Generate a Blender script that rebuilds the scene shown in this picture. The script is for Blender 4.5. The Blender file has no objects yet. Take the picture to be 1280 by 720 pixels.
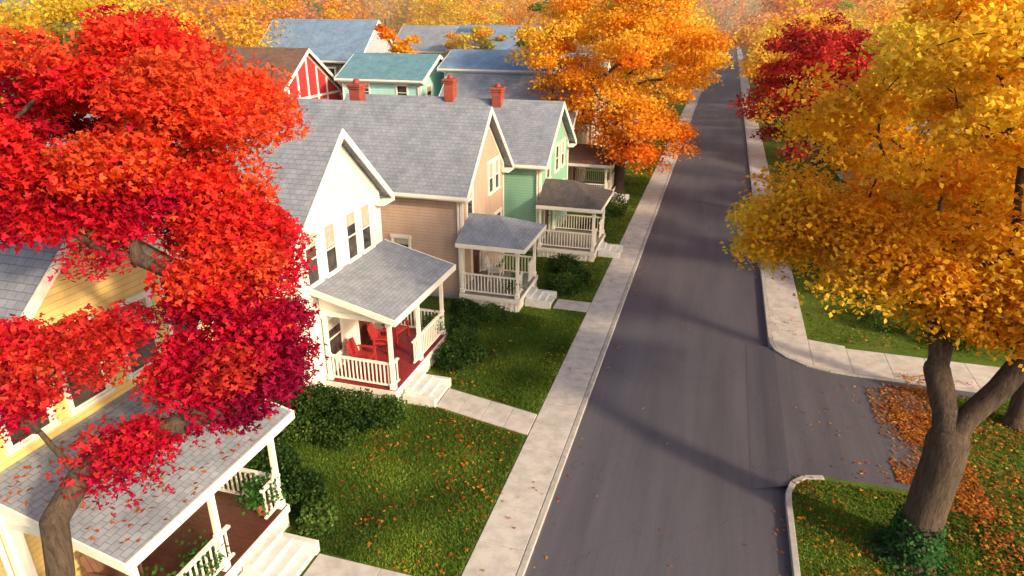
import bpy, math, random
import numpy as np
from mathutils import Vector, noise
random.seed(7); rng=np.random.default_rng(7)
scene=bpy.context.scene
scene.view_settings.view_transform='Standard'
scene.view_settings.look='None'
scene.view_settings.exposure=0

# ---------------------------------------------------------------- materials
MATS={}
def nmat(name):
    m=bpy.data.materials.new(name); m.use_nodes=True
    nt=m.node_tree; b=nt.nodes['Principled BSDF']
    return m,nt,b
def N(nt,t,**k):
    n=nt.nodes.new(t)
    for a,v in k.items():
        if a.startswith('i_'): n.inputs[a[2:].replace('_',' ')].default_value=v
        else: setattr(n,a,v)
    return n
def ramp(nt,stops):
    r=nt.nodes.new('ShaderNodeValToRGB'); e=r.color_ramp.elements
    while len(e)<len(stops): e.new(.5)
    for q,(p,c) in zip(e,stops): q.position=p; q.color=(*c,1)
    return r
def L(nt,a,b): nt.links.new(a,b)

def m_paint(name,col,rough=.55,var=.12,scale=3):
    if name in MATS: return MATS[name]
    m,nt,b=nmat(name)
    tc=N(nt,'ShaderNodeTexCoord'); no=N(nt,'ShaderNodeTexNoise',i_Scale=scale,i_Detail=6.0,i_Roughness=.65)
    L(nt,tc.outputs['Object'],no.inputs['Vector'])
    r=ramp(nt,[(.3,tuple(c*(1-var*1.6) for c in col)),(.6,col)])
    L(nt,no.outputs['Fac'],r.inputs[0]); L(nt,r.outputs[0],b.inputs['Base Color'])
    b.inputs['Roughness'].default_value=rough
    n2=N(nt,'ShaderNodeTexNoise',i_Scale=40.0,i_Detail=3.0); L(nt,tc.outputs['Object'],n2.inputs['Vector'])
    bp=N(nt,'ShaderNodeBump',i_Strength=.15,i_Distance=.01); L(nt,n2.outputs['Fac'],bp.inputs['Height']); L(nt,bp.outputs[0],b.inputs['Normal'])
    MATS[name]=m; return m
def m_siding(name,col,pitch=.14):
    if name in MATS: return MATS[name]
    m,nt,b=nmat(name)
    tc=N(nt,'ShaderNodeTexCoord'); sp=N(nt,'ShaderNodeSeparateXYZ'); L(nt,tc.outputs['Object'],sp.inputs[0])
    d=N(nt,'ShaderNodeMath',operation='DIVIDE'); L(nt,sp.outputs['Z'],d.inputs[0]); d.inputs[1].default_value=pitch
    f=N(nt,'ShaderNodeMath',operation='FRACT'); L(nt,d.outputs[0],f.inputs[0])
    inv=N(nt,'ShaderNodeMath',operation='SUBTRACT'); inv.inputs[0].default_value=1; L(nt,f.outputs[0],inv.inputs[1])
    bp=N(nt,'ShaderNodeBump',i_Strength=.8,i_Distance=.02); L(nt,inv.outputs[0],bp.inputs['Height']); L(nt,bp.outputs[0],b.inputs['Normal'])
    no=N(nt,'ShaderNodeTexNoise',i_Scale=1.3,i_Detail=7.0,i_Roughness=.7); mp=N(nt,'ShaderNodeMapping'); mp.inputs['Scale'].default_value=(1.5,1.5,.5)
    L(nt,tc.outputs['Object'],mp.inputs[0]); L(nt,mp.outputs[0],no.inputs['Vector'])
    r=ramp(nt,[(.3,tuple(c*.8 for c in col)),(.62,col)]); L(nt,no.outputs['Fac'],r.inputs[0])
    gap=N(nt,'ShaderNodeMath',operation='GREATER_THAN'); L(nt,f.outputs[0],gap.inputs[0]); gap.inputs[1].default_value=.9
    mx=N(nt,'ShaderNodeMix',data_type='RGBA'); mx.inputs[7].default_value=(*[c*.62 for c in col],1)
    L(nt,gap.outputs[0],mx.inputs[0]); L(nt,r.outputs[0],mx.inputs[6]); L(nt,mx.outputs[2],b.inputs['Base Color'])
    b.inputs['Roughness'].default_value=.6
    MATS[name]=m; return m
def m_shingle(name,c1,c2,swap=False,w=.22,h=.13,mort=.008,rough=.8):
    if name in MATS: return MATS[name]
    m,nt,b=nmat(name)
    tc=N(nt,'ShaderNodeTexCoord'); sp=N(nt,'ShaderNodeSeparateXYZ'); L(nt,tc.outputs['Object'],sp.inputs[0])
    cb=N(nt,'ShaderNodeCombineXYZ')
    if swap=='wall':
        ad=N(nt,'ShaderNodeMath',operation='ADD'); L(nt,sp.outputs['X'],ad.inputs[0]); L(nt,sp.outputs['Y'],ad.inputs[1])
        L(nt,ad.outputs[0],cb.inputs[0]); L(nt,sp.outputs['Z'],cb.inputs[1])
    elif swap: L(nt,sp.outputs['Y'],cb.inputs[0]); L(nt,sp.outputs['X'],cb.inputs[1])
    else: L(nt,sp.outputs['X'],cb.inputs[0]); L(nt,sp.outputs['Y'],cb.inputs[1])
    br=N(nt,'ShaderNodeTexBrick'); L(nt,cb.outputs[0],br.inputs['Vector'])
    br.inputs['Scale'].default_value=1; br.inputs['Brick Width'].default_value=w; br.inputs['Row Height'].default_value=h
    br.inputs['Mortar Size'].default_value=mort; br.inputs['Mortar Smooth'].default_value=.5
    br.inputs['Color1'].default_value=(*c1,1); br.inputs['Color2'].default_value=(*c2,1)
    br.inputs['Mortar'].default_value=(*[c*.6 for c in c1],1)
    no=N(nt,'ShaderNodeTexNoise',i_Scale=1.1,i_Detail=10.0,i_Roughness=.8); L(nt,tc.outputs['Object'],no.inputs['Vector'])
    r=ramp(nt,[(.3,(.58,.58,.6)),(.7,(1.22,1.18,1.12))]); L(nt,no.outputs['Fac'],r.inputs[0])
    mx=N(nt,'ShaderNodeMix',data_type='RGBA',blend_type='MULTIPLY'); mx.inputs[0].default_value=1
    L(nt,br.outputs['Color'],mx.inputs[6]); L(nt,r.outputs[0],mx.inputs[7]); L(nt,mx.outputs[2],b.inputs['Base Color'])
    bp=N(nt,'ShaderNodeBump',i_Strength=.5,i_Distance=.015,invert=True); L(nt,br.outputs['Fac'],bp.inputs['Height']); L(nt,bp.outputs[0],b.inputs['Normal'])
    b.inputs['Roughness'].default_value=rough
    MATS[name]=m; return m
def m_glass():
    if 'glass' in MATS: return MATS['glass']
    m,nt,b=nmat('window_glass')
    tc=N(nt,'ShaderNodeTexCoord'); no=N(nt,'ShaderNodeTexNoise',i_Scale=1.7,i_Detail=2.0); L(nt,tc.outputs['Object'],no.inputs['Vector'])
    r=ramp(nt,[(.35,(.02,.025,.03)),(.7,(.10,.08,.06))]); L(nt,no.outputs['Fac'],r.inputs[0]); L(nt,r.outputs[0],b.inputs['Base Color'])
    b.inputs['Roughness'].default_value=.06; b.inputs['IOR'].default_value=1.6
    bp=N(nt,'ShaderNodeBump',i_Strength=.06,i_Distance=.05); L(nt,no.outputs['Fac'],bp.inputs['Height']); L(nt,bp.outputs[0],b.inputs['Normal'])
    MATS['glass']=m; return m
def m_asphalt(name,dark,light):
    m,nt,b=nmat(name)
    tc=N(nt,'ShaderNodeTexCoord')
    n1=N(nt,'ShaderNodeTexNoise',i_Scale=.35,i_Detail=8.0,i_Roughness=.7); n2=N(nt,'ShaderNodeTexNoise',i_Scale=35.0,i_Detail=4.0,i_Roughness=.8)
    mp=N(nt,'ShaderNodeMapping'); mp.inputs['Scale'].default_value=(3.2,.22,1); L(nt,tc.outputs['Object'],mp.inputs[0]); L(nt,mp.outputs[0],n1.inputs['Vector']); L(nt,tc.outputs['Object'],n2.inputs['Vector'])
    r=ramp(nt,[(.3,dark),(.72,light)]); L(nt,n1.outputs['Fac'],r.inputs[0])
    r2=ramp(nt,[(.3,(.6,.6,.6)),(.7,(1.35,1.33,1.3))]); L(nt,n2.outputs['Fac'],r2.inputs[0])
    mx=N(nt,'ShaderNodeMix',data_type='RGBA',blend_type='MULTIPLY'); mx.inputs[0].default_value=1
    L(nt,r.outputs[0],mx.inputs[6]); L(nt,r2.outputs[0],mx.inputs[7])
    nz=N(nt,'ShaderNodeTexNoise',i_Scale=1.5,i_Detail=5.0); L(nt,tc.outputs['Object'],nz.inputs['Vector'])
    mv=N(nt,'ShaderNodeMix',data_type='RGBA',blend_type='ADD'); mv.inputs[0].default_value=.9
    L(nt,tc.outputs['Object'],mv.inputs[6]); L(nt,nz.outputs['Color'],mv.inputs[7])
    vo=N(nt,'ShaderNodeTexVoronoi',feature='DISTANCE_TO_EDGE',i_Scale=.22); L(nt,mv.outputs[2],vo.inputs['Vector'])
    lt=N(nt,'ShaderNodeMath',operation='LESS_THAN'); L(nt,vo.outputs['Distance'],lt.inputs[0]); lt.inputs[1].default_value=.002
    ml=N(nt,'ShaderNodeMath',operation='MULTIPLY'); L(nt,lt.outputs[0],ml.inputs[0]); ml.inputs[1].default_value=.35
    m3=N(nt,'ShaderNodeMix',data_type='RGBA'); m3.inputs[7].default_value=(.03,.03,.032,1)
    L(nt,ml.outputs[0],m3.inputs[0]); L(nt,mx.outputs[2],m3.inputs[6]); L(nt,m3.outputs[2],b.inputs['Base Color'])
    b.inputs['Roughness'].default_value=.65
    bp=N(nt,'ShaderNodeBump',i_Strength=.3,i_Distance=.01); L(nt,n2.outputs['Fac'],bp.inputs['Height']); L(nt,bp.outputs[0],b.inputs['Normal'])
    return m
def m_grass():
    m,nt,b=nmat('grass_ground')
    tc=N(nt,'ShaderNodeTexCoord')
    n1=N(nt,'ShaderNodeTexNoise',i_Scale=.5,i_Detail=9.0,i_Roughness=.75); n2=N(nt,'ShaderNodeTexNoise',i_Scale=14.0,i_Detail=6.0,i_Roughness=.8)
    L(nt,tc.outputs['Object'],n1.inputs['Vector']); L(nt,tc.outputs['Object'],n2.inputs['Vector'])
    r=ramp(nt,[(.3,(.045,.08,.012)),(.5,(.08,.13,.018)),(.75,(.13,.15,.035))]); L(nt,n1.outputs['Fac'],r.inputs[0])
    r2=ramp(nt,[(.3,(.5,.5,.45)),(.7,(1.4,1.35,1.2))]); L(nt,n2.outputs['Fac'],r2.inputs[0])
    mx=N(nt,'ShaderNodeMix',data_type='RGBA',blend_type='MULTIPLY'); mx.inputs[0].default_value=1
    L(nt,r.outputs[0],mx.inputs[6]); L(nt,r2.outputs[0],mx.inputs[7]); L(nt,mx.outputs[2],b.inputs['Base Color'])
    b.inputs['Roughness'].default_value=.95; b.inputs['Specular IOR Level'].default_value=.1
    bp=N(nt,'ShaderNodeBump',i_Strength=.6,i_Distance=.04); L(nt,n2.outputs['Fac'],bp.inputs['Height']); L(nt,bp.outputs[0],b.inputs['Normal'])
    return m
def m_leaf(name='leaf',trans=.5):
    m,nt,b=nmat(name)
    at=N(nt,'ShaderNodeAttribute',attribute_name='Col')
    L(nt,at.outputs['Color'],b.inputs['Base Color']); b.inputs['Roughness'].default_value=.6; b.inputs['Specular IOR Level'].default_value=.12
    tr=N(nt,'ShaderNodeBsdfTranslucent'); L(nt,at.outputs['Color'],tr.inputs['Color'])
    ms=N(nt,'ShaderNodeMixShader'); ms.inputs[0].default_value=trans
    out=nt.nodes['Material Output']; L(nt,b.outputs[0],ms.inputs[1]); L(nt,tr.outputs[0],ms.inputs[2]); L(nt,ms.outputs[0],out.inputs[0])
    return m
def m_bark():
    m,nt,b=nmat('bark')
    tc=N(nt,'ShaderNodeTexCoord'); mp=N(nt,'ShaderNodeMapping'); mp.inputs['Scale'].default_value=(9,9,1.6)
    no=N(nt,'ShaderNodeTexNoise',i_Scale=1.6,i_Detail=8.0,i_Roughness=.75,i_Distortion=.6); L(nt,tc.outputs['Object'],mp.inputs[0]); L(nt,mp.outputs[0],no.inputs['Vector'])
    r=ramp(nt,[(.35,(.032,.02,.015)),(.65,(.13,.088,.058))]); L(nt,no.outputs['Fac'],r.inputs[0]); L(nt,r.outputs[0],b.inputs['Base Color'])
    b.inputs['Roughness'].default_value=.95
    bp=N(nt,'ShaderNodeBump',i_Strength=1.0,i_Distance=.06); L(nt,no.outputs['Fac'],bp.inputs['Height']); L(nt,bp.outputs[0],b.inputs['Normal'])
    return m
LEAF=m_leaf(); GRASSB=m_leaf('grass_blade',.35); BARK=m_bark(); GRASS=m_grass()
CONC=m_paint('concrete',(.52,.48,.45),.85,.2,2.5)
CONC2=m_paint('concrete_kerb',(.42,.39,.37),.85,.2,3)
WHITE=m_paint('white_trim',(.84,.79,.70),.5,.07)
BRICK=m_shingle('chimney_brick',(.40,.08,.05),(.30,.06,.04),'wall',.22,.075,.01)

# ---------------------------------------------------------------- mesh helpers
import bmesh
class MB:
    def __init__(s): s.v=[]; s.f=[]
    def box(s,x0,x1,y0,y1,z0,z1):
        b=len(s.v); s.v+=[(x0,y0,z0),(x1,y0,z0),(x1,y1,z0),(x0,y1,z0),(x0,y0,z1),(x1,y0,z1),(x1,y1,z1),(x0,y1,z1)]
        s.f+=[tuple(b+i for i in q) for q in((0,3,2,1),(4,5,6,7),(0,1,5,4),(1,2,6,5),(2,3,7,6),(3,0,4,7))]
    def ext(s,A,B):
        b=len(s.v); n=len(A); s.v+=A+B
        for i in range(n): j=(i+1)%n; s.f.append((b+i,b+j,b+n+j,b+n+i))
        s.f.append(tuple(b+i for i in range(n))[::-1]); s.f.append(tuple(b+n+i for i in range(n)))
    def ext_x(s,prof,x0,x1): s.ext([(x0,y,z) for y,z in prof],[(x1,y,z) for y,z in prof])
    def ext_y(s,prof,y0,y1): s.ext([(x,y0,z) for x,z in prof],[(x,y1,z) for x,z in prof])
    def ext_z(s,prof,z0,z1): s.ext([(x,y,z0) for x,y in prof],[(x,y,z1) for x,y in prof])
    def cyl(s,x,y,z0,z1,r0,r1,n=12):
        c=[(math.cos(2*math.pi*i/n),math.sin(2*math.pi*i/n)) for i in range(n)]
        s.ext([(x+r0*a,y+r0*b,z0) for a,b in c],[(x+r1*a,y+r1*b,z1) for a,b in c])
    def quad(s,*p):
        b=len(s.v); s.v+=list(p); s.f.append(tuple(range(b,b+len(p))))
    def done(s,name,mat,parent=None,bevel=0):
        me=bpy.data.meshes.new(name); me.from_pydata(s.v,[],s.f); me.validate(); me.update()
        bm=bmesh.new(); bm.from_mesh(me); bmesh.ops.recalc_face_normals(bm,faces=bm.faces); bm.to_mesh(me); bm.free()
        o=bpy.data.objects.new(name,me); me.materials.append(mat); scene.collection.objects.link(o)
        if parent: o.parent=parent
        if bevel:
            md=o.modifiers.new('bevel','BEVEL'); md.width=bevel; md.segments=2; md.limit_method='ANGLE'
        return o
def empty(name,loc,rot=0):
    e=bpy.data.objects.new(name,None); e.location=loc; e.rotation_euler=(0,0,rot); e.empty_display_size=.3
    scene.collection.objects.link(e); return e

def raw_mesh(name,V,F,cols,mat,parent=None):
    me=bpy.data.meshes.new(name); nv=len(V); nf,k=F.shape
    me.vertices.add(nv); me.vertices.foreach_set('co',V.astype(np.float32).ravel())
    me.loops.add(nf*k); me.loops.foreach_set('vertex_index',F.astype(np.int32).ravel())
    me.polygons.add(nf); me.polygons.foreach_set('loop_start',(np.arange(nf)*k).astype(np.int32))
    if cols is not None:
        a=me.attributes.new('Col','FLOAT_COLOR','POINT')
        c=np.ones((nv,4),np.float32); c[:,:3]=cols; a.data.foreach_set('color',c.ravel())
    me.update(calc_edges=True)
    o=bpy.data.objects.new(name,me); me.materials.append(mat); scene.collection.objects.link(o)
    if parent: o.parent=parent
    return o
def leaf_mesh(name,C,size,col,mat,parent=None,up=.6,maple=False,flat=0):
    n=len(C); nr=rng.normal(size=(n,3)); nr[:,2]=np.abs(nr[:,2])*1.0+up
    if flat: nr=rng.normal(size=(n,3))*.25; nr[:,2]=1
    nr/=np.linalg.norm(nr,axis=1)[:,None]
    t=rng.normal(size=(n,3)); t-= (t*nr).sum(1)[:,None]*nr; t/=np.linalg.norm(t,axis=1)[:,None]
    b=np.cross(nr,t); s=np.asarray(size).reshape(-1,1)*np.ones((n,1))
    V=[];angs=[-1.05,0,1.05] if maple else [0]
    for a in angs:
        tt=t*math.cos(a)+b*math.sin(a); bb=-t*math.sin(a)+b*math.cos(a)
        ln=(1.0 if a==0 else .8) if maple else 1.0; w=.24 if maple else .38
        o=-.4*t*s
        V+= [C+o, C+o+(tt*.5*ln+bb*w+nr*.12)*s, C+o+(tt*1.0*ln)*s, C+o+(tt*.5*ln-bb*w+nr*.12)*s]
    k=len(V); V=np.stack(V,1).reshape(-1,3)
    F=np.arange(n*k).reshape(-1,4)
    return raw_mesh(name,V,F,np.repeat(col,k,axis=0),mat,parent)

def pal(P,palette,spread=.25,sc=.35,off=0.0):
    pa=np.array(palette); n=len(pa)-1
    P=np.atleast_2d(P)
    v=np.array([noise.noise(Vector(p)*sc+Vector((off,off*1.7,3))) for p in P])*.95+.5
    v=np.clip(v+rng.normal(size=len(P))*spread*.5,0,.9999)*n
    i=v.astype(int); f=(v-i)[:,None]
    return pa[i]*(1-f)+pa[i+1]*f

def skeleton(trunk_pts,targets,r_tip,r_base,name,parent,stems=()):
    nodes=[np.array(p,float) for p in trunk_pts]; par=[-1]+list(range(len(nodes)-1))
    ntr=len(nodes); start=max(1,ntr-3); root=ntr-1
    if stems: start=ntr
    for st in stems:
        p=root
        for q in st: nodes.append(np.array(q,float)); par.append(p); p=len(nodes)-1
    nst=len(nodes)
    tg=np.array(targets); top=nodes[-1]
    order=np.argsort(np.linalg.norm(tg-top,axis=1))
    for i in order:
        T=tg[i]; A=np.array(nodes[start:]); d=np.linalg.norm(A-T,axis=1)
        pen=np.where(A[:,2]>T[2]-.1,1.2,0)
        j=int(np.argmin(d+pen))+start
        S=nodes[j]; dist=np.linalg.norm(T-S); m=max(2,int(dist/.7)); p=j
        mid=(S+T)/2+np.array([0,0,.12*dist])+rng.normal(size=3)*.06*dist
        for q in range(1,m+1):
            u=q/m; pt=(1-u)**2*S+2*u*(1-u)*mid+u*u*T
            if q<m: pt=pt+rng.normal(size=3)*.07*dist/m
            nodes.append(pt); par.append(p); p=len(nodes)-1
    n=len(nodes); acc=np.zeros(n); ch=np.zeros(n,int)
    for i in range(n):
        if par[i]>=0: ch[par[i]]+=1
    for i in range(n-1,-1,-1):
        if ch[i]==0: acc[i]=1
        if par[i]>=0: acc[par[i]]+=acc[i]
    ex=math.log(r_base/r_tip)/math.log(max(acc[0],2))
    rad=r_tip*acc**ex
    V=[];F=[]
    for i in range(1,n):
        p=par[i]; a=nodes[p]; b=nodes[i]; ra=min(rad[p],rad[i]*1.3+.004) if p>=nst-1 else (min(rad[p],rad[i]*1.2) if p>=ntr-1 else rad[p]); rb=rad[i]
        if p==0: ra*=1.5
        K=16 if rad[i]>.12 else 5
        d=b-a; l=np.linalg.norm(d)
        if l<1e-5: continue
        d/=l; x=np.cross(d,[0,1,0.01] if abs(d[1])<.9 else [1,0,0]); x/=np.linalg.norm(x); y=np.cross(d,x)
        an=np.arange(K)*2*math.pi/K; c=np.cos(an)[:,None]*x+np.sin(an)[:,None]*y
        o=len(V); V.extend((a+c*ra).tolist()); V.extend((b+c*rb).tolist())
        for k in range(K): k2=(k+1)%K; F.append((o+k,o+k2,o+K+k2,o+K+k))
        if rb>.05:
            o=len(V); R=7; K2=14; an=np.arange(K2)*2*math.pi/K2; c2=np.cos(an)[:,None]*x+np.sin(an)[:,None]*y
            for q in range(1,R):
                ph=math.pi*q/R; V.extend((b+c2*rb*math.sin(ph)+d*rb*math.cos(ph)).tolist())
            for q in range(R-2):
                for k in range(K2): k2=(k+1)%K2; F.append((o+q*K2+k,o+q*K2+k2,o+(q+1)*K2+k2,o+(q+1)*K2+k))
            F.append(tuple(range(o,o+K2)))
    me=bpy.data.meshes.new(name); me.from_pydata(V,[],F); me.update(); me.materials.append(BARK)
    me.polygons.foreach_set('use_smooth',[True]*len(me.polygons))
    o=bpy.data.objects.new(name,me); scene.collection.objects.link(o); o.parent=parent

def ell_points(c,r,n):
    P=[]
    while len(P)<n:
        u=rng.normal(size=3); u/=np.linalg.norm(u); rr=rng.uniform(.2,1)**.5
        p=u*rr
        if noise.noise(Vector((p*1.9+np.array(c)*.31)))<-.2: continue
        P.append(np.array(c)+p*np.array(r))
    return P
def tree(name,base,fork,ells,r_base,palette,leaf=.14,per=300,cr=.6,maple=False,lean=(0,0),off=0,up=.45,spread=.3,hgrad=None,flatz=.26,stems=(),cvar=.1):
    base=np.array(base,float); e=empty(name,tuple(base))
    T=[]
    for c,r,n in ells: T+=ell_points(c,r,n)
    T=np.array(T)-base
    tp=[(0,0,-.1),(lean[0]*.08,lean[1]*.08,.35)]
    for k in range(1,6):
        u=k/5; tp.append((lean[0]*u+random.uniform(-.03,.03),lean[1]*u+random.uniform(-.03,.03),.35+(fork-.35)*u))
    skeleton(tp,T,.012,r_base,'trunk_and_branches',e,stems)
    nC=len(T); idx=np.repeat(np.arange(nC),(per*rng.uniform(.5,1.4,nC)).astype(int)); n=len(idx)
    gg=rng.normal(size=(n,3)); ln=np.linalg.norm(gg,axis=1)[:,None]; gg=gg/ln*np.minimum(ln,1.0+.9*rng.random((n,1))+.2)
    g=gg*np.array([.68,.68,flatz*1.1])*cr*rng.uniform(.7,1.3,nC)[idx][:,None]
    g[:,2]-=.2*(g[:,0]**2+g[:,1]**2)/cr
    C=T[idx]+g
    cc=pal(T+base,palette,spread,.3,off)*(1-cvar*.6+rng.uniform(-1,1,(nC,1))*cvar)
    col=cc[idx]*(1+rng.normal(size=(n,1))*.16).clip(.55,1.4)
    sw=rng.random(n)<.1; col[sw]=pal(C[sw]+base,palette,1.2,.3,off)
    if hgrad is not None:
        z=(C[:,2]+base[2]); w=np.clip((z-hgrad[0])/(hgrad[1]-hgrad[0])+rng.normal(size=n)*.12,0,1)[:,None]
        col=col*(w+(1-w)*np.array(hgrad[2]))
    leaf_mesh('foliage',C,leaf*rng.uniform(.7,1.3,n),np.clip(col,0.004,.96),LEAF,e,up=up,maple=maple)
    return e
def shrub(name,c,r,n,palette,leaf=.09,off=0):
    c=np.array(c,float); e=empty(name,tuple(c))
    u=rng.normal(size=(n,3)); u/=np.linalg.norm(u,axis=1)[:,None]; rr=rng.uniform(.3,1,n)**.45
    lump=np.array([1+.35*noise.noise(Vector(q)*2.2+Vector((c[0],c[1],off))) for q in u])
    P=u*(rr*lump)[:,None]*np.array(r); P[:,2]+=r[2]*.75; P=P[P[:,2]>.01]
    cc=pal(P+c,palette,.6,1.2,off)*(1+rng.normal(size=(len(P),1))*.2).clip(.5,1.5)
    leaf_mesh('foliage',P,leaf*rng.uniform(.7,1.3,len(P)),np.clip(cc,.004,.9),LEAF,e,up=.4)
    m=MB()
    for k in range(7):
        a=k*.9+off; x,y=math.cos(a)*r[0]*.4,math.sin(a)*r[1]*.4; b=len(m.v)
        m.v+=[(.02,0,-.05),(-.01,.02,-.05),(-.01,-.02,-.05),(x,y,r[2]*1.2)]; m.f+=[(b,b+1,b+3),(b+1,b+2,b+3),(b+2,b,b+3)]
    m.done('stems',BARK,e); return e

# ---------------------------------------------------------------- ground, road, pavement
ZL=.10
m=MB()
prof=[(-700,ZL),(-3.29,ZL),(-3.27,-.03),(2.87,-.03),(2.89,ZL),(700,ZL)]
for (xa,za),(xb,zb) in zip(prof[:-1],prof[1:]): m.quad((xa,-80,za),(xb,-80,zb),(xb,900,zb),(xa,900,za))
m.done('ground',GRASS)
ASP=m_asphalt('asphalt',(.060,.058,.076),(.108,.104,.13))
m=MB(); m.quad((-3.2,-60,0),(2.8,-60,0),(2.8,320,0),(-3.2,320,0)); m.done('road',ASP)
m=MB()
m.quad((1.9,16.1,.004),(2.912,16.45,.109),(2.912,24.75,.109),(1.9,25.2,.004))
m.ext_z([(2.914,16.47),(3.3,16.95),(3.9,17.1),(6.3,17.15),(6.7,19.5),(7.6,22.0),(9.4,23.3),(5.2,23.35),(4.2,23.6),(3.4,24.05),(2.914,24.7)],.09,.109); m.done('driveway',ASP)
def kerb(name,pts,w=.15,h=.125,z0=-.05):
    m=MB()
    for a,b in zip(pts[:-1],pts[1:]):
        a=Vector(a);b=Vector(b);d=(b-a).normalized();nn=Vector((-d.y,d.x))*w/2; g=.004
        A=a+d*g;B=b-d*g
        m.ext_z([tuple(A-nn),tuple(B-nn),tuple(B+nn),tuple(A+nn)],z0,h)
    m.done(name,CONC2,bevel=.015)
kerb('kerb',[(-3.21,y) for y in np.arange(-20,260,2.4)])
kerb('kerb',[(2.81,y) for y in np.arange(-20,15.2,2.4)]+[(2.81,15.7),(2.84,16.1),(2.98,16.55),(3.3,16.88),(3.8,17.02)],h=.16)
corner=[(2.81,25.6),(2.84,25.1),(2.98,24.6),(3.35,24.1),(3.95,23.68),(4.7,23.45),(5.6,23.38),(7.5,23.4),(9.6,23.4)]
kerb('kerb',corner[::-1],h=.17)
kerb('kerb',[(2.81,y) for y in np.arange(25.64,260,2.4)],h=.17)
m=MB(); y=-10.0
while y<250:
    m.box(-4.47,-3.302,y,y+1.288,.0,.118+random.uniform(-.003,.003)); y+=1.3
m.done('sidewalk',CONC,bevel=.01)
m=MB(); y=26.0
while y<250: m.box(2.9,4.2,y,y+1.288,.0,.128+random.uniform(-.003,.003)); y+=1.3
m.ext_z([(2.9,25.98),(2.93,25.15),(3.07,24.65),(3.42,24.2),(4.2,23.72),(4.2,25.98)],0,.13)
m.ext_z([(4.212,23.71),(4.75,23.54),(5.5,23.47),(5.5,25.7),(4.212,25.9)],0,.127)
x=5.51
while x<12: m.box(x,x+1.3,23.48,25.5,.0,.127+random.uniform(-.003,.003)); x+=1.31
m.done('sidewalk',CONC,bevel=.01)
m=MB(); n=4
for i in range(n):
    a=i/n;b=(i+1)/n-.004
    f=lambda t,q:(-7.75+3.26*t, q-.7*t)
    m.ext_z([f(a,17.35),f(b,17.35),f(b,18.5),f(a,18.5)],0,.135)
m.done('garden_path',CONC,bevel=.01)
m=MB(); m.box(-5.95,-4.49,26.0,27.0,0,.135); m.done('garden_path',CONC,bevel=.01)
m=MB(); m.box(-7.9,-6.3,9.35,10.6,0,.135); m.box(-6.29,-4.49,9.35,10.6,0,.135); m.done('garden_path',CONC,bevel=.01)

# ---------------------------------------------------------------- houses
def window(fr,gl,bl,face,plane,uc,zc,w,h,blind=None):
    def bx(mb,u0,u1,z0,z1,n0,n1):
        if face=='+X': mb.box(plane+n0,plane+n1,u0,u1,z0,z1)
        elif face=='-Y': mb.box(u0,u1,plane-n1,plane-n0,z0,z1)
        else: mb.box(u0,u1,plane+n0,plane+n1,z0,z1)
    u0,u1,z0,z1=uc-w/2,uc+w/2,zc-h/2,zc+h/2; t=.09
    bx(gl,u0,u1,z0,z1,-.03,.012)
    bx(fr,u0-t,u0,z0,z1,-.02,.05); bx(fr,u1,u1+t,z0,z1,-.02,.05)
    bx(fr,u0-t-.03,u1+t+.03,z1,z1+.13,-.02,.07); bx(fr,u0-t-.04,u1+t+.04,z0-.07,z0,-.02,.09)
    bx(fr,u0,u1,zc-.022,zc+.022,.0,.036)
    bx(fr,u0,u0+.03,z0,z1,-.01,.03); bx(fr,u1-.03,u1,z0,z1,-.01,.03)
    bx(fr,u0+.03,u1-.03,z1-.035,z1,-.01,.03); bx(fr,u0+.03,u1-.03,z0,z0+.035,-.01,.03)
    if blind is None: blind=random.choice([0,.25,.45])
    if blind: bx(bl,u0+.032,u1-.032,z1-.036-blind*h,z1-.037,-.005,.018)

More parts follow.
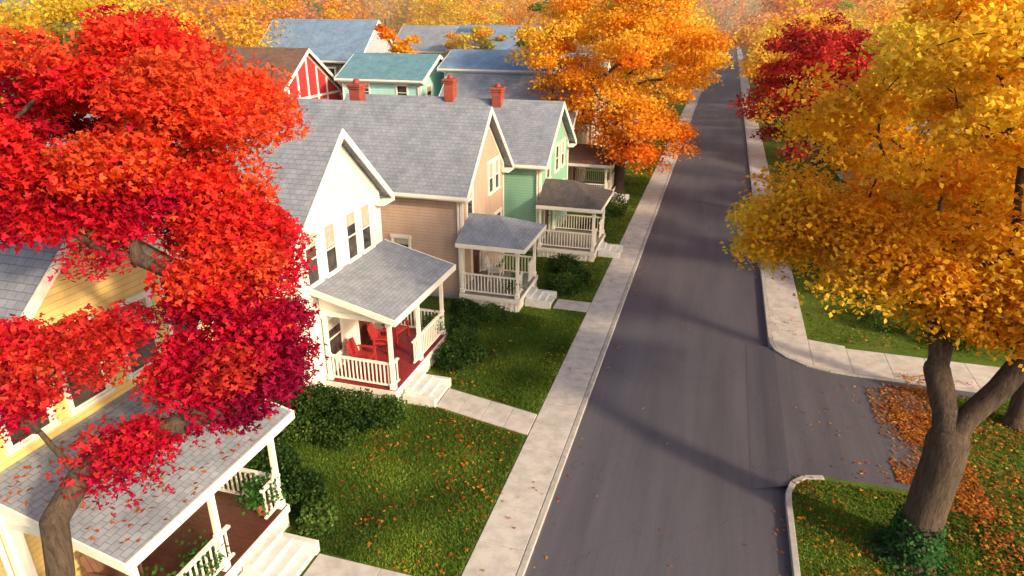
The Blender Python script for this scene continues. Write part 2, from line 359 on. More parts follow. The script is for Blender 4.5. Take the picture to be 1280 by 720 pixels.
BLIND=m_paint('blind_fabric',(.45,.40,.32),.9,.2,6)
def house(name,loc,W,D,eave,peak,wall,roofc,trim=WHITE,rot=0,front=(),side=(),porch=None,chim=(),door=None,barn=False):
    e=empty(name,loc,rot); h=W/2
    roof1=m_shingle('roof_%s'%roofc[2],roofc[0],roofc[1]); roof2=m_shingle('roof_%s_b'%roofc[2],roofc[0],roofc[1],True)
    m=MB(); m.ext_x([(-h,.35),(h,.35),(h,eave),(0,peak),(-h,eave)],-D,0); m.done('walls',wall,e)
    m=MB(); m.box(-D-.03,.03,-h-.03,h+.03,-.2,.35); m.done('foundation',CONC2,e)
    s=(peak-eave)/h; oh=.4; ye=h+oh; ze=eave-oh*s+.02; t=.11; g=.38
    m=MB(); m.ext_x([(-ye,ze),(0,peak+.02),(ye,ze),(ye,ze+t),(0,peak+.02+t*1.15),(-ye,ze+t)],-D-g,g); m.done('roof',roof1,e)
    m=MB(); m.ext_x([(-.16,peak+.02+t*1.15-.16*s+.012),(0,peak+.05+t*1.15),(.16,peak+.02+t*1.15-.16*s+.012),(.16,peak+t-.16*s),(0,peak+t),(-.16,peak+t-.16*s)],-D-g-.01,g+.01); m.done('ridge_cap',roof1,e)
    m=MB()
    for x0,x1 in((g,g+.045),(-D-g-.045,-D-g)):
        for sg in(-1,1):
            m.ext_x([(sg*(ye+.03),ze-.14),(sg*.001,peak-.13),(sg*.001,peak+t+.035),(sg*(ye+.03),ze+t+.008)],x0,x1)
    for sg in(-1,1):
        y0,y1=sorted((sg*(ye+.003),sg*(ye+.035))); m.box(-D-g,g,y0,y1,ze-.1,ze+t-.01)
        y0,y1=sorted((sg*(ye+.036),sg*(ye+.13))); m.box(-D-g,g,y0,y1,ze-.02,ze+.0)
        a,b=sorted((sg*(ye+.115),sg*(ye+.13))); m.box(-D-g,g,a,b,ze+.001,ze+.08)
        y0,y1=sorted((sg*(h-.1),sg*(h+.025)))
        m.box(-.09,.026,y0,y1,.36,eave-.05); m.box(-D-.026,-D+.09,y0,y1,.36,eave-.05)
        y0,y1=sorted((sg*(h+.03),sg*(h+.1))); m.box(-.2,-.13,y0,y1,.3,ze+.0)
        y0,y1=sorted((sg*(h+.001),sg*(ye-.003))); m.box(-D,.0,y0,y1,eave-.2-oh*s*.6,eave-.17-oh*s*.6)
        m.ext_x([(sg*(h-.02),eave-.24),(sg*.001,peak-.24),(sg*.001,peak-.03),(sg*(h-.02),eave-.03)],.003,.03)
        y0,y1=sorted((sg*(h-.35),sg*(ye-.005))); m.box(.034,g-.004,y0,y1,ze-.13,ze-.01)
    if barn:
        m.box(.0,.04,-h+.1,h-.1,eave-.15,eave+.02)
        for yy in(-2.6,-1.3,0,1.3,2.6): m.box(.0,.045,yy-.09,yy+.09,.5,peak-abs(yy)*s-.3)
    m.done('trim',trim,e)
    fr,gl,bl=MB(),MB(),MB()
    for u,z,w,hh in front: window(fr,gl,bl,'+X',0,u,z,w,hh)
    for u,z,w,hh in side: window(fr,gl,bl,'-Y',-h,u,z,w,hh); window(fr,gl,bl,'+Y',h,u,z,w,hh)
    if door is not None:
        dz=porch['deck'] if porch else .35
        d=MB(); d.box(-.02,.03,door-.45,door+.45,dz+.02,dz+2.1)
        for zz in(.25,1.15): d.box(.03,.045,door-.33,door-.05,dz+zz,dz+zz+.7); d.box(.03,.045,door+.05,door+.33,dz+zz,dz+zz+.7)
        d.cyl(.07,door+.37,dz+1.0,dz+1.06,.03,.03,8)
        d.done('door',m_paint('door_paint',(.12,.035,.02),.4),e)
        fr.box(-.01,.06,door-.57,door-.455,dz,dz+2.12); fr.box(-.01,.06,door+.455,door+.57,dz,dz+2.12); fr.box(-.01,.07,door-.6,door+.6,dz+2.122,dz+2.26)
    if fr.v: fr.done('window_frames',trim,e)
    if gl.v: gl.done('window_panes',m_glass(),e)
    if bl.v: bl.done('window_blinds',BLIND,e)
    for cx,cy,z0,z1 in chim:
        m=MB(); m.box(cx-.27,cx+.27,cy-.3,cy+.3,z0,z1-.25); m.box(cx-.31,cx+.31,cy-.34,cy+.34,z1-.248,z1-.14); m.box(cx-.35,cx+.35,cy-.38,cy+.38,z1-.138,z1)
        m.cyl(cx,cy,z1,z1+.2,.16,.13); m.done('chimney',BRICK,e,bevel=.03)
    if porch: build_porch(e,porch,roof2,trim)
    return e
def build_porch(e,p,roofm,trim):
    y0,y1,d,dk=p['y0'],p['y1'],p['d'],p['deck']; zf,zb=p['zf'],p['zb']
    floor=m_paint('porch_floor_%s'%p.get('fname','red'),p.get('floor',(.16,.03,.025)),.45,.25,4)
    m=MB(); yy=y0
    while yy<y1-.05:
        m.box(.032,d,yy,min(yy+.136,y1),dk-.05,dk); yy+=.14
    m.done('porch_floor',floor,e)
    m=MB(); m.box(.034,d-.05,y0+.05,y1-.05,-.15,dk-.055); m.done('porch_skirt',WHITE,e)
    tr=MB(); tr.box(d+.002,d+.03,y0-.02,y1+.02,dk-.2,dk-.004); tr.box(.034,d,y0-.03,y0-.002,dk-.2,dk-.004); tr.box(.034,d,y1+.002,y1+.03,dk-.2,dk-.004)
    yy=y0+.1
    while yy<y1: tr.box(d-.048,d-.02,yy,yy+.05,-.1,dk-.21); yy+=.22
    xx=.1
    while xx<d-.1: tr.box(xx,xx+.05,y0+.02,y0+.048,-.1,dk-.21); xx+=.22
    ps=np.linspace(y0+.12,y1-.12,p.get('np',3)); ptop=zf-.22; posts=MB()
    plist=[(d-.12,q) for q in ps]+[(.14,y0+.12),(.14,y1-.12)]
    for x,q in plist:
        posts.box(x-.06,x+.06,q-.06,q+.06,dk,ptop); posts.box(x-.09,x+.09,q-.09,q+.09,dk+.001,dk+.2); posts.box(x-.09,x+.09,q-.09,q+.09,ptop-.14,ptop-.001)
        posts.box(x-.075,x+.075,q-.075,q+.075,dk+.88,dk+.95)
    posts.done('porch_posts',trim,e,bevel=.008)
    tr.box(d-.21,d-.03,y0+.02,y1-.02,ptop+.001,ptop+.2); tr.box(.04,d-.213,y0+.03,y0+.2,ptop+.001,ptop+.2); tr.box(.04,d-.213,y1-.2,y1-.03,ptop+.001,ptop+.2)
    tr.done('porch_trim',trim,e)
    r=MB(); st0,st1=p['steps']
    def rail(ax,c,a,b):
        if b-a<.15: return
        for z0,z1,w in((dk+.86,dk+.92,.045),(dk+.1,dk+.15,.03)):
            if ax=='y': r.box(c-w,c+w,a,b,z0,z1)
            else: r.box(a,b,c-w,c+w,z0,z1)
        k=max(1,int((b-a)/.14))
        for i in range(k):
            q=a+(i+.5)*(b-a)/k
            if ax=='y': r.box(c-.018,c+.018,q-.018,q+.018,dk+.151,dk+.859)
            else: r.box(q-.018,q+.018,c-.018,c+.018,dk+.151,dk+.859)
    segs=[]
    for a,b in zip(ps[:-1],ps[1:]):
        a+=.07;b-=.07
        if st1<=a or st0>=b: segs.append((a,b))
        else: segs+= [(a,st0),(st1,b)]
    for a,b in segs: rail('y',d-.12,a,b)
    rail('x',y0+.12,.21,d-.19); rail('x',y1-.12,.21,d-.19)
    r.done('porch_railing',trim,e)
    s=MB(); n=4
    for i in range(n): s.box(d+.032+i*.27,d+.032+(i+1)*.27-.002,st0,st1,-.1,dk-(i+1)*(dk-.1)/(n+1))
    s.box(d+.032,d+.032+n*.27+.04,st0-.16,st0-.002,-.1,.42); s.box(d+.032,d+.032+n*.27+.04,st1+.002,st1+.16,-.1,.42)
    s.done('porch_steps',m_paint('step_paint',(.62,.62,.60),.6,.15),e,bevel=.01)
    oh=.28; X1=d+oh; Y0=y0-oh; Y1=y1+oh; t=.1
    if p['roof']=='shed':
        m=MB(); m.ext_y([(.033,zb),(X1,zf),(X1,zf+t),(.033,zb+t)],Y0,Y1); m.done('porch_roof',roofm,e)
        f=MB(); f.box(X1+.002,X1+.04,Y0-.04,Y1+.04,zf-.1,zf+t+.01)
        for a,b in((Y0-.04,Y0-.002),(Y1+.002,Y1+.04)): f.ext_y([(.033,zb-.09),(X1,zf-.09),(X1,zf+t+.012),(.033,zb+t+.012)],a,b)
        f.done('porch_fascia',trim,e)
        c=MB(); c.quad((.04,y0,zf-.03),(X1-.01,y0,zf-.03),(X1-.01,y1,zf-.03),(.04,y1,zf-.03)); c.done('porch_ceiling',WHITE,e)
        f=MB()
        for q in(y0+.05,y1-.09): f.ext_y([(.04,zf-.02),(X1-.1,zf-.02),(.04,zb-.01)],q,q+.04)
        f.done('porch_gable_infill',trim,e)
    else:
        yc=(y0+y1)/2; xr=d*.5; m=MB(); c=[(.033,Y0,zf+t),(X1,Y0,zf+t),(X1,Y1,zf+t),(.033,Y1,zf+t)]; rr=[(.033,yc,zb),(xr,yc,zb)]
        m.v=c+rr+[(a,b,zf) for a,b,_ in c]; m.f=[(0,1,5,4),(1,2,5),(2,3,4,5),(0,4,3),(6,7,1,0),(7,8,2,1),(8,9,3,2),(9,6,0,3),(6,9,8,7)]
        m.done('porch_roof',m_shingle('hiproof_%s'%p.get('rname','g'),*p['rcol'],True),e)
        f=MB(); f.box(X1+.002,X1+.035,Y0-.035,Y1+.035,zf-.08,zf+t-.01); f.box(.034,X1,Y0-.035,Y0-.002,zf-.08,zf+t-.01); f.box(.034,X1,Y1+.002,Y1+.035,zf-.08,zf+t-.01); f.done('porch_fascia',trim,e)

GR=((.235,.26,.315),(.285,.31,.365),'grey'); DK=((.085,.07,.068),(.12,.10,.095),'dark'); BR=((.15,.085,.06),(.19,.11,.08),'brown'); TE=((.12,.26,.33),(.15,.30,.37),'teal'); BL=((.16,.26,.40),(.20,.30,.44),'blue')
S_yel=m_siding('siding_yellow',(.84,.59,.22)); S_wh=m_siding('siding_white',(.86,.79,.68)); S_tan=m_siding('siding_tan',(.56,.39,.29)); S_gr=m_siding('siding_green',(.26,.50,.35))
S_br=m_siding('siding_brown',(.55,.36,.22)); S_red=m_siding('siding_red',(.6,.035,.04),.3); S_blue=m_siding('siding_bluegrey',(.42,.45,.48)); S_teal=m_siding('siding_turquoise',(.42,.76,.70)); S_cr=m_siding('siding_cream',(.7,.58,.42))
P=dict
house('yellow_house',(-12,10,0),6.2,11,5.7,8.4,S_yel,GR,front=[(-2.1,5.2,.85,1.6),(-.75,5.2,.85,1.6),(.75,5.2,.85,1.6),(2.1,5.2,.85,1.6),(1.9,2.3,.9,1.5)],side=[(-3,5,.9,1.5),(-7,5,.9,1.5),(-3,2.2,.9,1.5)],
      door=-.4,porch=P(y0=-3.1,y1=1.25,d=2.9,deck=.75,zf=3.2,zb=4.0,roof='shed',steps=(-.6,.55),np=3,floor=(.1,.03,.022)))
house('white_house',(-11.4,18.7,0),5.4,10,6.0,8.45,S_wh,GR,front=[(-1.85,4.95,.62,1.6),(-.75,4.95,.62,1.6),(.6,4.95,.62,1.6),(1.6,4.95,.62,1.6),(-1.1,2.0,.9,1.4),(2.2,2.0,.5,1.4)],side=[(-2.6,4.6,.9,1.5),(-6.5,4.6,.9,1.5),(-2.6,2,.9,1.5)],
      door=.9,chim=[(-2.4,.15,7.9,9.15)],porch=P(y0=-1.85,y1=2.55,d=2.5,deck=.75,zf=3.3,zb=4.0,roof='shed',steps=(-1.3,-.15),np=3,floor=(.26,.025,.035),fname='crimson'))
house('tan_house',(-9.9,28.7,0),5.8,13,5.1,7.9,S_tan,GR,front=[(-2.0,4.4,.65,1.45),(.9,4.7,.6,1.4),(1.8,4.7,.6,1.4),(1.9,2.0,.9,1.5)],side=[(-2.9,2.2,.75,1.0),(-8.0,4,.8,1.3)],
      door=-1.4,chim=[(-6.5,.8,7.0,8.75)],porch=P(y0=-3.6,y1=-.6,d=2.7,deck=.7,zf=2.95,zb=3.85,roof='hip',rcol=GR[:2],rname='grey',steps=(-2.7,-1.7),np=2,floor=(.3,.27,.25),fname='grey'))
house('green_house',(-8.3,36,0),6.4,12,4.95,7.3,S_gr,GR,front=[(-1.7,4.4,.7,1.35),(0.3,4.4,.7,1.35),(1.7,4.4,.7,1.35),(1.7,2,.9,1.4)],side=[(-3,4,.8,1.3),(-7,4,.8,1.3)],
      door=-1.9,chim=[(-3.2,-.2,6.6,8.1),(-6.0,0,6.6,8.45)],porch=P(y0=-3.9,y1=-.6,d=3.0,deck=.65,zf=2.85,zb=3.85,roof='hip',rcol=DK[:2],rname='dark',steps=(-2.8,-1.8),np=2,floor=(.3,.27,.25),fname='grey'))
house('brown_house',(-9.2,46.5,0),6.6,9,5.2,7.6,S_br,GR,front=[(-1.5,4.5,.8,1.4),(1.5,4.5,.8,1.4)],side=[(-3,4,.8,1.3),(-7,4,.8,1.3)],door=-1,
      porch=P(y0=-4.0,y1=0.2,d=2.8,deck=.65,zf=2.8,zb=3.7,roof='hip',rcol=BR[:2],rname='brown',steps=(-2.6,-1.6),np=3))
for k,(yy,w,r) in enumerate([(57.5,S_cr,GR),(68.5,S_wh,BL),(80,S_tan,BR)]):
    house(['cream_house','clapboard_house','gabled_house'][k],(-9.4,yy,0),6.8,9,5.1,7.8,w,r,front=[(-1.5,4.4,.8,1.4),(1.5,4.4,.8,1.4)],side=[(-3,4,.8,1.3)],door=1,porch=P(y0=-3,y1=2.5,d=2.4,deck=.65,zf=2.8,zb=3.6,roof='shed',steps=(-.5,.5),np=3))
house('red_barn',(-30.0,46.6,0),9.5,11,5.8,9.1,S_red,BR,front=[(-2,4.6,.8,1.3),(2,4.6,.8,1.3)],barn=True)
house('blue_grey_house',(-33,64,0),8.0,11,7.6,10.8,S_blue,BL,front=[(-2,6.4,.9,1.4),(2,6.4,.9,1.4)],side=[(-3,6,.9,1.4),(-6,6,.9,1.4)])
house('turquoise_house',(-21.2,50.5,0),6,6.4,7.2,8.6,S_teal,TE,front=[(-1.5,5.9,.8,1.3),(1.5,5.9,.8,1.3)],side=[(-1.5,6.2,.8,1.0),(-4.6,6.2,.8,1.0)])
house('pale_teal_house',(-12.4,52,0),5.4,7.6,7.9,8.9,S_teal,BL,front=[(-1.5,6.2,.8,1.3),(1.5,6.2,.8,1.3)],side=[(-2,6.9,.8,1.0),(-5,6.9,.8,1.0)])
house('white_cottage',(-31,86,0),8,9,7.2,9.8,S_wh,GR,front=[(-2,5.6,.9,1.4),(2,5.6,.9,1.4)],side=[(-3,6,.9,1.4),(-6,6,.9,1.4)])
house('grey_cottage',(-21,80,0),8,9,7.8,10.0,S_cr,BL,front=[(-2,5.6,.9,1.4)],side=[(-3,6.6,.9,1.4),(-6,6.6,.9,1.4)])
for k,(yy,w,r) in enumerate([(31,S_wh,GR),(43,S_cr,BL),(56,S_teal,GR),(70,S_wh,BR)]):
    house(['white_bungalow','cream_bungalow','teal_bungalow','old_bungalow'][k],(12.5,yy,0),7,10,4.4,6.8,w,r,rot=math.pi,front=[(-1.5,3.9,.8,1.2),(1.5,3.9,.8,1.2),(-2.3,1.8,.8,1.2)],side=[(-3,3.4,.8,1.3)],door=0,porch=P(y0=-2.8,y1=2.5,d=2.2,deck=.6,zf=2.7,zb=3.4,roof='shed',steps=(-.5,.5),np=4))

# ---------------------------------------------------------------- porch furniture
def chair(loc,rot,col,cname):
    e=empty('porch_armchair',loc,rot); c=m_paint(cname,col,.45,.15)
    m=MB(); m.box(-.3,.3,-.3,.3,.36,.44); m.done('seat',c,e,bevel=.02)
    m=MB()
    for i in range(5): m.ext_y([(-.3,.42),(-.27,.42),(-.45,1.02-abs(i-2)*.03),(-.48,1.02-abs(i-2)*.03)],-.29+i*.118,-.29+i*.118+.105)
    m.done('backrest',c,e)
    m=MB(); m.box(-.36,.34,-.4,-.3,.6,.635); m.box(-.36,.34,.3,.4,.6,.635); m.done('armrests',c,e,bevel=.01)
    m=MB()
    for x in(-.28,.24):
        for y in(-.38,.32): m.box(x,x+.06,y,y+.06,0,.6)
    m.done('legs',c,e)
chair((-10.5,19.3,.75),.2,(.4,.03,.03),'red_paint'); chair((-10.5,20.3,.75),-.2,(.4,.03,.03),'red_paint'); chair((-10.6,18.0,.75),.1,(.4,.03,.03),'red_paint')
chair((-8.9,27.2,.7),.1,(.75,.72,.65),'white_paint'); chair((-11.0,8.0,.75),.1,(.2,.1,.06),'brown_paint')
def potted(loc,s=1):
    e=empty('potted_plant',loc); m=MB(); m.cyl(0,0,0,.28*s,.12*s,.17*s,14); m.cyl(0,0,.281*s,.32*s,.19*s,.19*s,14); m.done('pot',m_paint('terracotta',(.35,.12,.06),.8),e)
    n=500; u=rng.normal(size=(n,3))*.2*s; u[:,2]=np.abs(u[:,2])*1.4+.3*s
    leaf_mesh('foliage',u,.09*s*np.ones(n),np.clip(np.array([[.05,.15,.03]])*rng.uniform(.5,1.6,(n,1)),0,1),LEAF,e)
potted((-9.45,7.4,.75),1.3); potted((-9.5,10.85,.75),1.2); potted((-9.3,20.9,.75)); potted((-7.6,25.5,.7)); potted((-9.4,8.7,.75),1)

# ---------------------------------------------------------------- trees
RED=[(.34,.006,.04),(.56,.009,.05),(.76,.014,.04),(.86,.035,.03),(.90,.12,.035)]
YEL=[(.92,.40,.025),(.95,.52,.03),(.96,.62,.045),(.96,.70,.07),(.95,.66,.06)]
BOR=[(.90,.28,.02),(.94,.44,.03),(.96,.56,.045),(.96,.62,.055)]
ORG=[(.88,.28,.03),(.92,.42,.04),(.93,.52,.06),(.93,.58,.08)]
DRED=[(.3,.02,.03),(.5,.035,.035),(.7,.08,.04)]
YGR=[(.3,.33,.04),(.6,.5,.05),(.88,.56,.06),(.9,.42,.05)]
GRN=[(.07,.14,.03),(.12,.22,.04),(.28,.34,.06)]
PNK=[(.88,.32,.14),(.92,.44,.18),(.93,.5,.2)]
tree('red_maple_tree',(-9.5,5.5,ZL),4.4,[((-9.6,9.4,10.25),(2.4,2.3,1.55),100),((-8.0,9.3,7.9),(.95,1.2,1.6),40),((-7.9,8.9,6.1),(1.0,1.0,.75),26),((-9.9,8.2,9.0),(1.0,1.0,.9),13),((-8.7,7.2,5.3),(.5,.4,.3),6),((-10.4,6.9,6.6),(.5,.5,1.0),10),((-7.5,9.6,6.4),(.5,.7,.6),8),((-9.6,8.0,6.9),(.6,.6,.6),5)],
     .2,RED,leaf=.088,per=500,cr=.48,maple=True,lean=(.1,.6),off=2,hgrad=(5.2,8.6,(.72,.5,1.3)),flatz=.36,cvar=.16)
tree('yellow_maple_tree',(5.4,14.5,ZL),3.2,[((6.3,15.8,10.2),(4.5,4.0,2.8),115),((4.4,16.6,7.0),(2.9,2.5,1.2),50),((2.4,18.0,7.2),(1.7,1.8,1.0),24),((8.5,14.5,7.2),(2.5,2.2,1.2),24),((8.6,17.0,6.2),(2.2,1.6,.8),16),((5.6,15.6,5.9),(1.8,1.2,.5),9)],
     .42,YEL,leaf=.125,per=480,cr=.7,lean=(.15,.1),off=11,stems=[[(0,.3,3.8),(-.25,.7,4.6),(-.4,1.1,5.5)],[(.4,.2,3.8),(.85,.3,4.5),(1.3,.5,5.4)]],cvar=.06)
tree('yellow_maple_tree',(9.8,21.5,ZL),4.3,[((8.4,22.0,9.3),(4.4,4.3,3.2),75),((7.2,22.5,6.4),(2.6,2.2,1.2),28)],.3,YEL,leaf=.16,per=330,cr=.8,lean=(-.2,.3),off=17)
tree('yellow_maple_tree',(8.8,31,ZL),3.6,[((9.0,31,7.7),(3.6,4.2,3.6),76)],.28,YEL,leaf=.2,per=220,cr=.85,off=23)
tree('red_maple_tree',(5.4,43,ZL),2.8,[((5.1,43,7.9),(3.6,3.9,3.8),92)],.3,DRED,leaf=.2,per=240,cr=.85,off=5)
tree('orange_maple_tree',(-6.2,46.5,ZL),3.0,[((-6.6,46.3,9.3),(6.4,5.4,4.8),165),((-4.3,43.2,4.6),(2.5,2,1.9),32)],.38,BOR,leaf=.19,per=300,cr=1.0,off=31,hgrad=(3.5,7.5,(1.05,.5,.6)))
def midtree(name,x,y,h,r,pl,off,per=130,cl=55):
    tree(name,(x,y,ZL),h*.25,[((x,y,h*.6),(r,r,h*.4),cl)],.28,pl,leaf=.32,per=per,cr=r*.22+.1,off=off)
for i,(nm,x,y,h,r,pl) in enumerate([
 ('orange_maple_tree',6,62,12,4.6,ORG),('yellow_maple_tree',6.5,78,13,5,YEL),('pink_maple_tree',5.6,97,13,5,PNK),('orange_maple_tree',7,118,14,6,PNK),
 ('orange_maple_tree',-6.3,64,12.5,4.6,ORG),('yellow_maple_tree',-6,82,12,5,YEL),('pink_maple_tree',-6.5,104,13,5.5,PNK),
 ('yellow_green_tree',-42,34,14,7,YGR),('yellow_green_tree',-51,47,15,8,YEL),('orange_oak_tree',-40,41,13,5,ORG),('green_tree',-33,30,9.5,4.5,GRN),
 ('orange_oak_tree',-47,59,15,7,ORG),('orange_oak_tree',-45,70,15,6,ORG),('green_tree',-38,36,11,4,GRN),
 ('orange_oak_tree',-27.5,57,11,2.4,ORG),('yellow_tree',-36,98,15,7,YEL),('green_tree',-18,72,12.5,3.4,GRN),
 ('green_tree',-27,76,12,3.3,YGR),('orange_oak_tree',-16,94,14,6,ORG),('orange_oak_tree',-25,100,15,6,ORG),('orange_oak_tree',18,45,12,5,ORG),('yellow_tree',20,62,13,6,YEL),('yellow_tree',19,36,12,5,YEL),
 ('orange_oak_tree',13,82,13,6,ORG),('green_tree',14,98,13,6,YGR),('yellow_tree',-41,104,15,6,YEL)]):
    midtree(nm,x,y,h,r,pl,i*3.3)
Cs=[];Ks=[];Sz=[];tk=MB()
for i in range(240):
    y=random.uniform(108,300); x=random.uniform(-1.0*y-20,.4*y+20)
    if abs(x)<9 and y<170: continue
    h=random.uniform(12,17)+y*.02; r=random.uniform(4.5,8.5); n=600
    u=rng.normal(size=(n,3)); u/=np.linalg.norm(u,axis=1)[:,None]; rr=rng.uniform(.3,1,n)**.4
    lump=np.array([1+.45*noise.noise(Vector(q)*1.9+Vector((i*1.3,0,0))) for q in u])
    Pq=u*(rr*lump)[:,None]*np.array([r,r,h*.4])+np.array([x,y,h*.58])
    base=np.array(random.choice([(.9,.38,.05),(.92,.48,.07),(.88,.28,.06),(.9,.5,.09),(.2,.26,.06),(.5,.45,.08),(.9,.34,.12)]))  # paler far-leaf tones: aerial haze painted into the base colour
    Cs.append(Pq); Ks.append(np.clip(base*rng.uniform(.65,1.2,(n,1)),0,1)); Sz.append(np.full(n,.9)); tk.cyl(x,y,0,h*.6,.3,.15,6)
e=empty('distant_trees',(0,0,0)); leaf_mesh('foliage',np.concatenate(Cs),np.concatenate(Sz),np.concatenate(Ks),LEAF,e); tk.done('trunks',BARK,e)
# thin evening haze lying over the far part of the town (real participating medium)
hm=bpy.data.materials.new('haze_volume'); hm.use_nodes=True; nt=hm.node_tree; nt.nodes.clear()
vs=nt.nodes.new('ShaderNodeVolumeScatter'); vs.inputs['Density'].default_value=.0026; vs.inputs['Color'].default_value=(1,.82,.58,1); vs.inputs['Anisotropy'].default_value=.2
ou=nt.nodes.new('ShaderNodeOutputMaterial'); nt.links.new(vs.outputs[0],ou.inputs['Volume'])
m=MB(); m.box(-420,260,60,420,-1,32); m.done('haze',hm)

# ---------------------------------------------------------------- shrubs
DG=[(.022,.055,.013),(.04,.09,.018),(.075,.13,.026)]; LG=[(.04,.09,.018),(.07,.145,.026),(.13,.20,.04)]
for i,(x,y,rx,ry,rz,n,p) in enumerate([(-12.0,15.3,1.0,.7,.75,3800,DG),(-10.8,15.5,1.0,.8,.72,4200,DG),(-9.7,15.6,.9,.8,.66,3800,DG),(-8.8,16.1,.6,.6,.5,2200,LG),(-11.2,14.6,.9,.6,.5,2800,LG),(-10.0,14.7,.8,.5,.45,2400,DG),(-8.2,19.9,.6,.65,.55,2400,DG),(-8.2,21.0,.6,.7,.6,2400,LG),(-8.6,22.2,.6,.8,.6,2400,DG),(-7.6,20.6,.45,.6,.4,1500,LG),
  (-9.3,24.3,.7,.5,.42,1700,DG),(-8.1,24.2,.7,.45,.38,1600,LG),(-5.9,27.9,.9,.6,.5,3400,LG),(-5.7,29.0,.8,.7,.5,2800,DG),(-6.4,30.2,.8,.7,.55,2500,DG),
  (-10.2,12.3,.7,.7,.85,3200,DG),(-9.2,12.0,.6,.6,.6,2400,DG),(-8.4,11.4,.45,.5,.4,1700,LG),(-8.5,7.8,.4,.6,.35,1500,LG),(-6.4,36.4,.7,.7,.6,1800,DG),(-6.2,38,.7,.8,.7,1800,LG),(-5.6,41,.8,1,.8,2000,DG),
  (9.5,27,1.2,.8,.6,1800,DG),(7.5,28,1,1,.7,2000,LG),(-13.5,23.2,1.2,.7,.6,2400,DG)]):
    shrub('shrub',(x,y,ZL),(rx,ry,rz),n,p,off=i*1.7)
e=empty('ivy',(5.4,14.5,ZL)); n=2600; a=rng.uniform(0,6.28,n); z=rng.uniform(0,1,n)**1.6*1.2; rad=.58-.12*z+rng.normal(size=n)*.04+np.where(z<.2,rng.uniform(0,.35,n),0)
leaf_mesh('foliage',np.stack([rad*np.cos(a),rad*np.sin(a),z],1),.1*rng.uniform(.7,1.3,n),np.clip(np.array([[.05,.14,.04]])*rng.uniform(.5,1.8,(n,1)),0,1),LEAF,e)

# ---------------------------------------------------------------- grass blades and fallen leaves
def clear(x,y):
    t=np.clip((x+7.75)/3.26,0,1)
    p1=(x>-7.9)&(x<-4.4)&(y>17.25-.7*t)&(y<18.6-.7*t)
    p2=(x>-6.0)&(y>25.95)&(y<27.05)&(x<-4); p3=(x>-8)&(x<-4)&(y>9.3)&(y<10.65)
    p4=(x>2.9)&(x<9.6)&(y>16.9)&(y<25.8)&(x<6.1+.25*np.clip(y-17,0,5))
    p5=(x>2.9)&(x<12.2)&(y>23.2)&(y<25.95); p6=(x>2.8)&(x<4.3)&(y>23)
    return ~(p1|p2|p3|p4|p5|p6)
def blades(regs):
    Vs=[];Cc=[]
    for x0,x1,y0,y1,n in regs:
        x=rng.uniform(x0,x1,n); y=rng.uniform(y0,y1,n); k=clear(x,y); x=x[k]; y=y[k]; n=len(x)
        h=rng.uniform(.03,.08,n); a=rng.uniform(0,6.28,n); w=.012+.0006*y
        dx=np.cos(a)*w;dy=np.sin(a)*w; l=rng.normal(size=(n,2))*.03; z=np.full(n,ZL)
        V=np.stack([np.stack([x-dx,y-dy,z],1),np.stack([x+dx,y+dy,z],1),np.stack([x+l[:,0],y+l[:,1],z+h],1)],1)
        v=np.array([noise.noise(Vector((p,q,0))*.6) for p,q in zip(x,y)])[:,None]
        c=np.array([[.088,.155,.02]])*(1+v*.8)+np.array([[.08,.045,0]])*np.clip(v,0,1); c=c*rng.uniform(.55,1.45,(n,1))
        Vs.append(V.reshape(-1,3)); Cc.append(np.repeat(np.clip(c,.005,1),3,axis=0))
    V=np.concatenate(Vs); raw_mesh('grass',V,np.arange(len(V)).reshape(-1,3),np.concatenate(Cc),GRASSB)
blades([(-9,-4.5,7,17,45000),(-8.6,-4.5,17,25,30000),(-11.3,-9,11.5,16.5,12000),(-11.5,-4.5,25,34,14000),(2.95,8,8,17,24000),(6.2,13,9,23,24000),(-7,-4.5,34,60,8000),(4.2,12,26,50,10000)])
FL=np.array([(.85,.36,.05),(.75,.22,.04),(.6,.12,.04),(.85,.46,.09),(.4,.16,.05)])
def fallen(regs):
    P=[]
    for x0,x1,y0,y1,z,n,cl in regs:
        x=rng.uniform(x0,x1,n*2); y=rng.uniform(y0,y1,n*2)
        v=np.array([noise.noise(Vector((p,q,5))*.5) for p,q in zip(x,y)])+rng.normal(size=n*2)*.3
        k=v>-.02
        if cl: k&=clear(x,y)
        x=x[k];y=y[k]; P.append(np.stack([x,y,np.full(len(x),z)+rng.uniform(.01,.03,len(x))],1))
    P=np.concatenate(P); n=len(P); c=FL[rng.integers(0,5,n)]*rng.uniform(.4,1.0,(n,1))
    leaf_mesh('fallen_leaves',P,.075*rng.uniform(.6,1.2,n),c,LEAF,flat=1,maple=True)
Z=ZL+.05
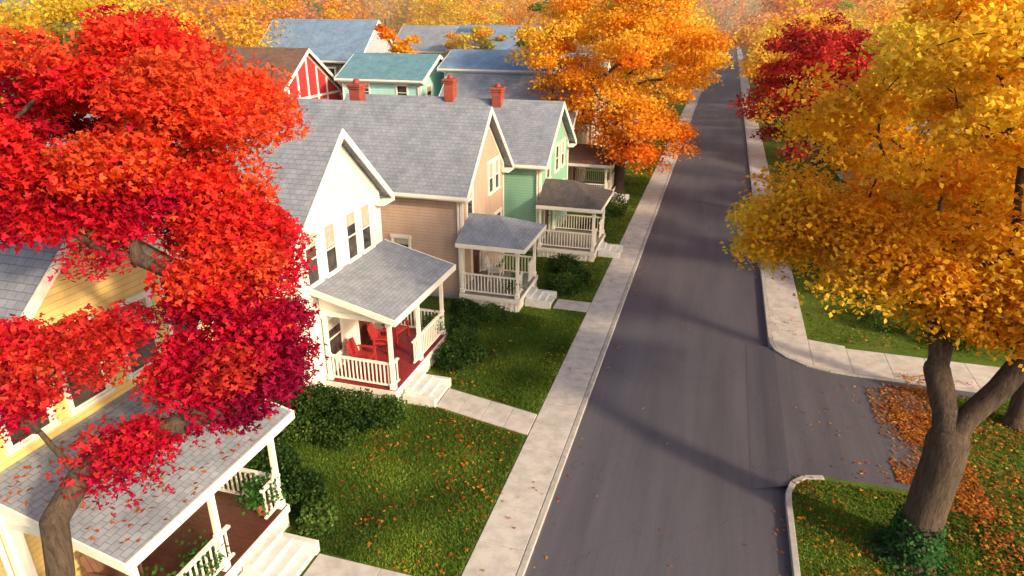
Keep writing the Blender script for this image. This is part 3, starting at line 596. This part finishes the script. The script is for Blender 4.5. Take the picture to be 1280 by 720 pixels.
fallen([(-9,-4.5,7,17,Z,1100,1),(-8.4,-4.5,17,25,Z,380,1),(-4.5,-3.3,8,40,.122,60,0),(-3.1,-2.7,8,60,.005,160,0),(2.4,2.7,8,15.5,.005,60,0),(2.4,2.7,26,60,.005,100,0),(2.95,8,8,17,Z,1500,1),(6.3,7.8,16.5,23,.125,4800,0),(7,13,9,24,Z,6000,0),(3.3,6.2,17.2,22.6,.112,140,0),(-3,1.8,8,50,.005,35,0),(-7,-4.5,27,60,Z,700,1),(4.3,12,26,50,Z,1500,1),(2.9,4.1,26,40,.135,100,0),(5.7,6.6,17.4,22.7,.115,1700,0)])
n=260; x=rng.uniform(.2,3.1,n); y=rng.uniform(-3.3,1.4,n); z=4.0-(x-.033)*(.8/3.147)+.115
leaf_mesh('fallen_leaves',np.stack([x-12,y+10,z],1),.085*np.ones(n),FL[rng.integers(1,3,n)]*.8,LEAF,flat=1,maple=True)

# ---------------------------------------------------------------- light, camera
el,az=math.radians(25),math.radians(-27)
s=Vector((math.cos(el)*math.cos(az),math.cos(el)*math.sin(az),math.sin(el)))
sun=bpy.data.lights.new('sun','SUN'); sun.energy=5; sun.angle=math.radians(4); sun.color=(1,.79,.5)
so=bpy.data.objects.new('sun',sun); so.rotation_euler=s.to_track_quat('Z','Y').to_euler(); so.location=s*50; scene.collection.objects.link(so)
w=bpy.data.worlds.new('World'); scene.world=w; w.use_nodes=True; nt=w.node_tree; bg=nt.nodes['Background']
sk=nt.nodes.new('ShaderNodeTexSky'); sk.sky_type='NISHITA'; sk.sun_disc=False; sk.sun_elevation=el; sk.sun_rotation=math.pi/2-az; sk.dust_density=5.0; sk.air_density=.8; sk.ozone_density=.6
nt.links.new(sk.outputs[0],bg.inputs[0]); bg.inputs[1].default_value=.22
cam=bpy.data.cameras.new('camera'); cam.sensor_width=36; cam.lens=850/1280*36; cam.clip_end=2000
co=bpy.data.objects.new('camera',cam); co.location=(0,0,12); co.rotation_euler=(math.radians(90-22.38),0,math.radians(16.66)); scene.collection.objects.link(co); scene.camera=co
